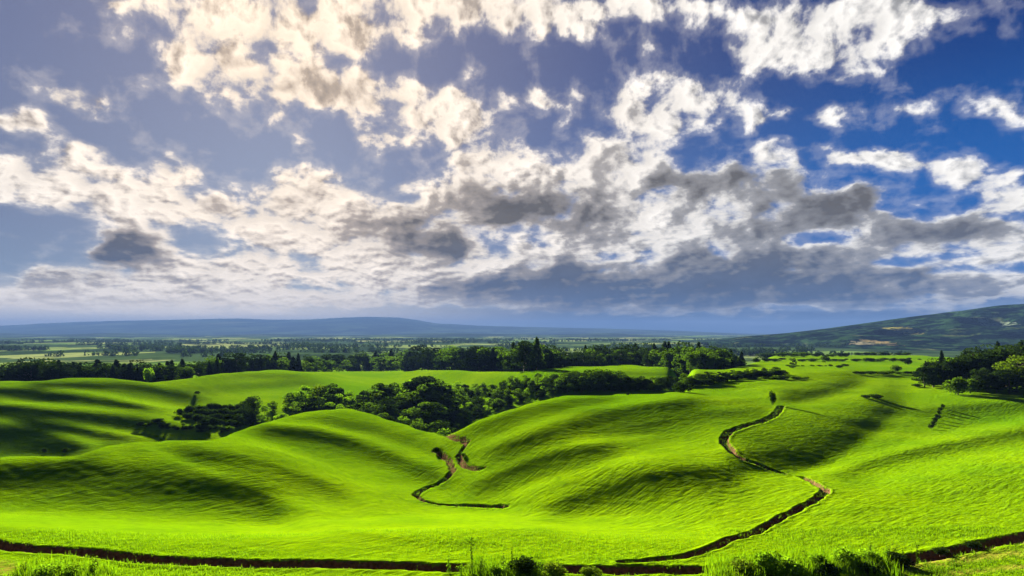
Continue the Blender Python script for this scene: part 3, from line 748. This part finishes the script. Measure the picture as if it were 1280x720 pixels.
# far wood behind the green fields
w1 = pl([(0,455),(14,452),(30,450),(40,441),(52,444),(72,446),(85,452),(100,449),(130,449),(150,450),(170,449),(186,452),(210,450),(240,448),(262,444),(290,438),(320,441),(345,437),(370,441),(420,440),(470,438),(500,434),(560,430),(600,430),(630,429)])
px = -60
while px < 636:
    i = int((px-PX[0])/4); Ye = COLS[i][0][-1]
    left = px < 192
    for q in range(2):
        Y = Ye*((1.20 if left else 1.13)+.08*q)+rr.uniform(-8, 8); tp = float(w1(px))+rr.uniform(-1, 5)
        if q == 0: tp += 5
        kind = rr.choice(['conifer', 'tall', 'broad']) if not left else rr.choice(['conifer', 'tall', 'tall'])
        lb, gp = (('dark tree in the long tree line behind the left hills', 'trees of the left tree line') if left else
                  ('hazy dark tree in the long wood behind the far green field', 'trees of the wood behind the far field'))
        tree_at(kind, rr.choice(['dark', 'conifer', 'mid'] if not left else ['dark', 'conifer']) if kind != 'conifer' else 'conifer', px+rr.uniform(-4, 4), Y, tp, rr.uniform(1.3, 2.0), 5, 40, label=lb, group=gp, stuff=(q > 0 and not left))
    px += rr.uniform(9, 12) if not left else rr.uniform(7, 10)
w2 = pl([(636,428),(650,424),(680,425),(696,436),(715,434),(740,429),(780,427),(820,427),(860,425),(890,429),(910,434),(935,443)])
px = 640
while px < 934:
    i = int((px-PX[0])/4); Ye = COLS[i][0][-1]
    for q in range(3):
        Y = Ye*(1.12+.07*q)+rr.uniform(-6, 6); tp = float(w2(px))+rr.uniform(-1, 3)+(2-q)*5
        kind = rr.choice(['broad', 'tall', 'broad']) if q < 2 else rr.choice(['conifer', 'tall'])
        tree_at(kind, rr.choice(['mid', 'dark']) if q < 2 else 'dark', px+rr.uniform(-4, 4), Y, tp, rr.uniform(1.1, 1.5), 5, 40,
                label='dark tree in the hilltop wood right of the tall pair of trees', group='trees of the hilltop wood', stuff=q > 0)
    px += rr.uniform(9, 12)
i = int((655-PX[0])/4); Ye = COLS[i][0][-1]
tree_at('tall', 'dark', 655, Ye*1.05, 423, 1.5, 5, 45, label='left and broader of the tall pair of trees above the gully wood')
tree_at('conifer', 'mid', 671, Ye*1.03, 421, 1.5, 5, 45, label='right and pointed one of the tall pair of trees above the gully wood')
for mt, Ws in REAR.items():
    Wv = np.concatenate(Ws); ob = link('trees', mesh_np('trees', Wv, np.arange(len(Wv)).reshape(-1, 4), ML[mt]))
    set_props(ob, 'trees standing hidden deep in the far woods behind their front rows', 'woods', kind='stuff')
# right grove
def here(kind, mat, px, py, pt, w, label, group=None, **kw):
    x, Y = world_xy(px, py); return tree_at(kind, mat, px, Y, pt, w, .8, 45, label=label, group=group, **kw)
for px, py, pt, w, kind, mat in [(1157,481,451,1.0,'conifer','conifer'),(1168,481,447,1.5,'tall','dark'),(1177,482,438,1.0,'conifer','conifer'),(1188,481,446,1.1,'tall','dark'),(1198,478,446,1.1,'conifer','conifer'),
      (1206,479,437,1.0,'conifer','conifer'),(1217,478,431,1.5,'tall','dark'),(1228,478,440,1.1,'tall','dark'),(1239,478,429,1.5,'tall','dark'),(1247,476,426,1.1,'conifer','conifer'),
      (1258,478,431,1.1,'tall','dark'),(1266,476,427,1.5,'tall','dark'),(1277,477,425,1.2,'conifer','conifer'),(1290,477,424,1.5,'tall','dark'),(1305,477,428,1.2,'conifer','conifer'),(1322,477,430,1.3,'tall','dark'),(1345,478,434,1.3,'conifer','conifer')]:
    here(kind, mat, px, py, pt, w, 'dark tree in the dense grove at the right edge', 'dark trees of the right grove')
for px, py, pt, w in [(1222,489,460,1.1),(1234,490,458,1.1),(1246,490,462,1.1),(1262,491,458,1.2),(1225,485,450,1.0),(1240,485,446,1.1),(1300,491,455,1.3)]:
    here('broad', 'dark', px, py, pt, w, 'low dark broadleaf tree at the foot of the right grove', 'low trees of the right grove')
px = 1156
while px < 1320:
    here(rr.choice(['broad', 'tall']), 'dark', px, 483, float(np.interp(px, [1150, 1180, 1215, 1250, 1320], [456, 447, 440, 434, 432]))+rr.uniform(-3, 5), rr.uniform(1.2, 1.6), 'dark rounded tree filling the dense grove at the right edge', 'rounded trees of the right grove')
    px += rr.uniform(9, 13)
here('bush', 'mid', 1197, 493, 468, 1.25, 'large domed green bush at the left foot of the right grove')
here('bush', 'mid', 1213, 492, 471, 1.0, 'smaller green bush beside the large domed one under the grove')
here('broad', 'light', 1272, 490, 444, 1.15, 'bright yellow green broadleaf tree in front of the dark grove')
here('broad', 'light', 1300, 490, 446, 1.2, 'yellow green tree just past the right edge of the grove')
# single bushes
Ye = COLS[int((184-PX[0])/4)][0][-1]
tree_at('bush', 'fresh', 184, Ye*1.14, 457, .62, 5, 40, label='pale round tree standing in front of the dark left tree line', cat='tree')
here('bush', 'dark', 966, 506, 486, .55, 'small dark upright tree alone beside the top of the winding ditch', cat='tree')
for (px, py, pt, w, mat, lb) in [
   (1083,498,493,2.6,'dark','left of two low dark bushes lying on the crest above the shaded bowl'),(1096,498,492,3.2,'dark','right and wider of two low dark bushes on the crest above the shaded bowl'),
   (246,494,488,1.6,'dark','small square dark bush alone in the far field left of the gully wood'),
   (56,566,559,1.3,'dark','left of two small dark bushes in the shaded hollow at far left'),(81,566,559,1.4,'dark','right of two small dark bushes in the shaded hollow at far left'),
   (546,567,558,1.2,'dark','dark bush at the upper end of the stream cut in the valley'),(579,572,565,.9,'mid','tiny bush on the inner bank of the upper stream bend'),
   (1120,465,455,1.3,'mid','round bush on the far strip field left of the grove'),(1136,456,448,1.3,'dark','small dark bush on the topmost strip field left of the grove'),
   (1146,484,479,2.6,'dark','low flat bush at the left tip of the grove'),(785,494,490,1.6,'dark','tiny dark bush on the brow of the centre hill'),
   (992,457,447,1.0,'dark','small dark tree between the two far strip fields'),(1032,453,442,1.1,'dark','dark tree at the foot of the wooded hill above the strip fields'),
   (945,452,446,1.2,'mid','small bush right of the hilltop wood')]:
    here('bush' if 'bush' in lb else 'broad', mat, px, py, pt, w, lb)
for k in range(7):
    f = k/6; here('bush', 'dark', 1165+13*f+rr.uniform(-.6, .6), 536-26*f, 529-25*f, 1.0, 'dark bush in the short straight hedge on the right slope', 'bushes of the short hedge on the right slope')
for y0, x0, x1, dpt in ((468,1070,1150,5),(459,985,1060,4),(451,945,1150,4),(445,960,1140,5),(474,935,1010,4),(476,1146,1160,4)):
    x = x0
    while x < x1:
        here('bush', rr.choice(['mid', 'dark']), x, y0+rr.uniform(-.5, .5), y0-dpt+rr.uniform(-.8, 1.5), rr.uniform(2.2, 3.8), 'small bush in the hedgerows between the far strip fields', 'bushes of the far hedgerows'); x += rr.uniform(4, 14)

# distant woods on the plain: merged crowns nobody could count
def stuff_wood(name, bands, mat):
    Vs = []; Fs = []; o = 0; r = np.random.default_rng(99)
    for (px0, px1, Y0, Y1, n) in bands:
        for _ in range(n):
            px_ = r.uniform(px0, px1); Y = r.uniform(Y0, Y1); x = (px_-CX)/F*Y; h = r.uniform(7, 15)
            z = H+PLAIN-1 if Y > 1000 else ground(x, Y)
            m = 22; th = r.uniform(0, 6.28, m); zz = r.uniform(.15, 1, m); rad = .45*np.sqrt(1-(zz-.35)**2*1.6)*r.uniform(.4, 1, m)
            C = np.stack([rad*np.cos(th), rad*np.sin(th), zz], 1)*h+np.array([x, Y, z])
            V, Fq = quads(C, h*.22, r); Vs.append(V); Fs.append(Fq+o); o += len(V)
    me = mesh_np(name, np.concatenate(Vs), np.concatenate(Fs), mat); ob = link(name, me)
    set_props(ob, 'far off hazy woods and hedges scattered over the plain', 'woods', kind='stuff'); return ob
bands = []
rb = random.Random(3)
for _ in range(105):
    Y = math.exp(rb.uniform(math.log(1250), math.log(4500))); c = rb.uniform(-80, 1150); wpx = rb.uniform(10, 70)
    bands.append((c-wpx, c+wpx, Y, Y*1.012+20, int(wpx*rb.uniform(.5, 1.1)*Y/1800)))
stuff_wood('distant_woods', bands, ML['dark'])

# ------------------------------------------------------------------ foreground growth
def blade_mesh(name, spots, mat, hmin, hmax, nb, spread, seed, lean=.35, w=.03):
    r = np.random.default_rng(seed); n = len(spots)*nb
    base = np.repeat(np.array(spots, float), nb, 0); off = r.normal(size=(n, 2))*spread
    b = base.copy(); b[:, :2] += off
    hh = r.uniform(hmin, hmax, n)*np.repeat(r.uniform(.6, 1.2, len(spots)), nb)
    th = r.uniform(0, 6.28, n); dirv = np.stack([np.cos(th), np.sin(th), np.zeros(n)], 1)
    side = np.stack([-np.sin(th), np.cos(th), np.zeros(n)], 1)
    ln = r.uniform(.05, lean, n)[:, None]*hh[:, None]; up = np.array([0, 0, 1.])
    ww = w*r.uniform(.6, 1.4, n)[:, None]
    m1 = b+dirv*ln*.35+up*hh[:, None]*.55; tp = b+dirv*ln+up*hh[:, None]
    V = np.stack([b-side*ww, b+side*ww, m1+side*ww*.8, m1-side*ww*.8, tp+side*ww*.1, tp-side*ww*.1], 1).reshape(-1, 3)
    i = np.arange(n)[:, None]*6
    Fq = np.concatenate([i+np.array([0, 1, 2, 3]), i+np.array([3, 2, 4, 5])])
    return mesh_np(name, V, Fq, mat)
MGR = leaf_material('grass_blades', (0.0435, 0.0986, 0.0017, 1), (0.0986, 0.1624, 0.0035, 1), .4)
MDR = leaf_material('grass_dark_blades', (.024, .058, .002, 1), (.065, .115, .004, 1), .35)
from functools import lru_cache
def zarr(xy):
    xy = np.asarray(xy); z = height0(xy[:, 0], xy[:, 1])+H
    return z
xy = np.stack([rng.uniform(-60, 60, 26000), rng.uniform(44, 72, 26000)], 1)
xy = xy[np.abs(xy[:, 0]) < xy[:, 1]*.88]
fd = poly_dist(xy[:, 0], xy[:, 1], DITCH['front'][0]); sdist = poly_dist(xy[:, 0], xy[:, 1], DITCH['side'][0])
ok = (fd > 1.3) & (sdist > 1.2)
for w in DRYL: ok &= poly_dist(xy[:, 0], xy[:, 1], w) > rng.uniform(.2, 1.1, len(xy))
xy = xy[ok]; sp = np.concatenate([xy, zarr(xy)[:, None]-.05], 1)
o = link('grass', blade_mesh('grass', sp, MGR, .10, .28, 5, .18, 5, w=.022)); set_props(o, 'short bright green grass growing on either side of the front ditch', 'grass', kind='stuff')
# rough longer grass on the lips of the cuts
sp = []
for k, (w, hw, dep) in DITCH.items():
    for (x, y) in w:
        for s_ in (-1, 1):
            for _ in range(3 if k == 'front' else 2):
                if rng.random() < .8:
                    q = (x+rng.normal()*.6, y+s_*(hw*1.55+abs(rng.normal())*.35))
                    sp.append((q[0], q[1], ground(*q)-.05))
o = link('grass', blade_mesh('grass', sp, MDR, .12, .34, 8, .28, 6, w=.026)); set_props(o, 'longer rough grass fringing the lips of the ditches and stream cuts', 'grass', kind='stuff')
for (pa, pb, ya, yb, n, h0, h1, lb) in ((890,1105,716,708,420,.6,1.5,'tall wispy green grass growing through the thicket at lower right'),(590,690,716,716,120,.4,1.0,'tall wispy grass round the bushes at the bottom centre'),(20,140,716,722,150,.5,1.1,'tall grass at the bottom left corner'),(1150,1290,712,694,70,.25,.5,'long grass in front of the ditch at the right edge')):
    sp = []
    for _ in range(n):
        f = rng.random(); q = world_xy(pa+(pb-pa)*f+rng.normal()*4, ya+(yb-ya)*f+rng.normal()*6)
        q = (q[0]+rng.normal()*.4, q[1]+rng.normal()*.7); sp.append((q[0], q[1], ground(*q)-.15))
    o = link('grass', blade_mesh('grass', sp, rng.choice([MGR, MDR]) if pa != 885 else MDR, h0, h1, 22, .28, int(pa), .5, .028)); set_props(o, lb, 'grass', kind='stuff')
def weed(px, py, h, label, dens=60, mat='mid', group=None, spread=.22, leafy=True, width=.35):
    x, Y = world_xy(px, py); z = ground(x, Y)
    r = np.random.default_rng(int(px*7+py)); V = []; Fc = []
    root = bpy.data.objects.new('weed', None); COL.objects.link(root); root.location = (x, Y, z-.05)
    tips = []
    ns = max(3, int(dens/9))
    for i in range(ns):
        th = r.uniform(0, 6.28); L = h*r.uniform(.55, 1); q = r.uniform(0, width)
        p0 = (r.normal()*.06, r.normal()*.06, 0); p1 = (q*math.cos(th)*.5, q*math.sin(th)*.5, L*.55); p2 = (q*math.cos(th), q*math.sin(th), L)
        tube(V, Fc, p0, p1, .02, .014, 4); tube(V, Fc, p1, p2, .014, .006, 4); tips += [(p1, p2, L)]
    link('stem', mesh_np('stem', V, Fc, MBARK if not leafy else ML[mat]), root)
    C = []
    for p1, p2, L in tips:
        for _ in range(max(4, int(dens/ns*2.2))):
            f = r.uniform(-.9, 1.05); p = np.array(p1)*(1-f)+np.array(p2)*f if f > 0 else np.array(p1)*(1+f)
            C.append(p+r.normal(size=3)*spread*.5)
    C = np.array(C); C[:, 2] = np.maximum(C[:, 2], .03)
    Vq, Fq = quads(C, .085, r); link('leaves', mesh_np('leaves', Vq, Fq, ML[mat]), root)
    set_props(root, label, 'plant', group); return root
wd = rr
for px, py, h, lb in [(590,712,3.1,'tall thin weed standing left of the dark bush at the bottom centre'),(640,712,2.6,'tall thin weed rising in front of the ditch at the bottom centre'),
                      (652,713,1.6,'shorter weed just right of the tall one at bottom centre'),(1147,706,2.2,'single thin weed sticking up above the brambles at lower right'),
                      (1088,700,2.3,'tallest spiky weed above the bush at lower right')]:
    weed(px, py, h, lb, 46, 'mid', None, .12, True, .18)
for px, py, h, w, mat, lb in [(655,718,1.8,1.5,'dark','dark bush on the front ditch at the bottom centre'),(620,719,1.2,1.6,'fresh','low green bush left of the dark one at the bottom centre'),(690,719,1.4,1.6,'light','light green bush right of the dark one at the bottom centre'),
                      (735,721,1.1,1.8,'light','pale low bush between the bottom centre bushes and the side ditch'),(930,722,1.7,1.5,'light','light green bush at the left end of the lower right thicket'),(958,722,2.6,1.1,'fresh','tallest leafy bush at the left of the lower right thicket'),
                      (990,722,1.9,1.4,'fresh','leafy bush second from the left in the lower right thicket'),(1025,716,1.9,1.3,'fresh','leafy green bush in the middle of the lower right thicket'),(1060,712,2.2,1.2,'fresh','large leafy bush right of the middle of the lower right thicket'),
                      (1090,709,1.9,1.2,'fresh','leafy bush near the right end of the lower right thicket'),(1120,706,1.4,1.5,'dark','low dark bush where the thicket meets the open ditch'),(1040,722,1.3,1.8,'dark','dark bramble bush in front of the lower right thicket'),
                      (1085,718,1.2,1.9,'dark','dark bramble bush at the bottom edge under the thicket'),(1175,694,.9,1.8,'dark','small dark bramble in the ditch right of the thicket'),(1215,686,.9,1.8,'dark','small dark bramble at the ditch bend near the right edge'),
                      (60,721,1.5,1.6,'fresh','leafy green bush at the bottom left corner'),(92,722,1.2,1.8,'fresh','lower green bush beside the one at the bottom left corner')]:
    x, Y = world_xy(px, py); tree('bush', mat, x, Y, h, w, label=lb, sink=.1)
for k in range(60):
    px = wd.choice([wd.uniform(900, 1130), wd.uniform(560, 720), wd.uniform(30, 130)]); py = float(np.interp(px, [0,130,560,720,900,1130], [716,718,716,717,714,702]))+wd.uniform(-2, 4)
    side = 'at the bottom left corner' if px < 200 else ('round the bottom centre bushes' if px < 800 else 'among the lower right thicket')
    weed(px, py, wd.uniform(.8, 1.8), 'thin leafy weed growing '+side, 40, wd.choice(['mid', 'light', 'fresh']), 'thin weeds '+side, .16, True, .3)

# ------------------------------------------------------------------ haze
HAZE = True
if HAZE:
    m, t = mat_new('haze_air')
    pv = t.n('ShaderNodeVolumePrincipled'); pv.inputs['Color'].default_value = (.052, .094, .205, 1); pv.inputs['Density'].default_value = .00008
    pv.inputs['Anisotropy'].default_value = .0
    oo = t.n('ShaderNodeOutputMaterial'); t.link(pv.outputs[0], oo.inputs['Volume'])
    zlo, zhi = float(ZZ.min())-2, H+330
    bx = 32000; by0, by1 = -200, 19800
    V = [(-bx, by0, zlo), (bx, by0, zlo), (bx, by1, zlo), (-bx, by1, zlo), (-bx, by0, zhi), (bx, by0, zhi), (bx, by1, zhi), (-bx, by1, zhi)]
    Fq = [(0, 3, 2, 1), (4, 5, 6, 7), (0, 1, 5, 4), (1, 2, 6, 5), (2, 3, 7, 6), (3, 0, 4, 7)]
    hz = link('haze', mesh_np('haze', V, Fq, m)); set_props(hz, 'thin blue air haze lying over the whole valley and far hills', 'haze', kind='stuff')
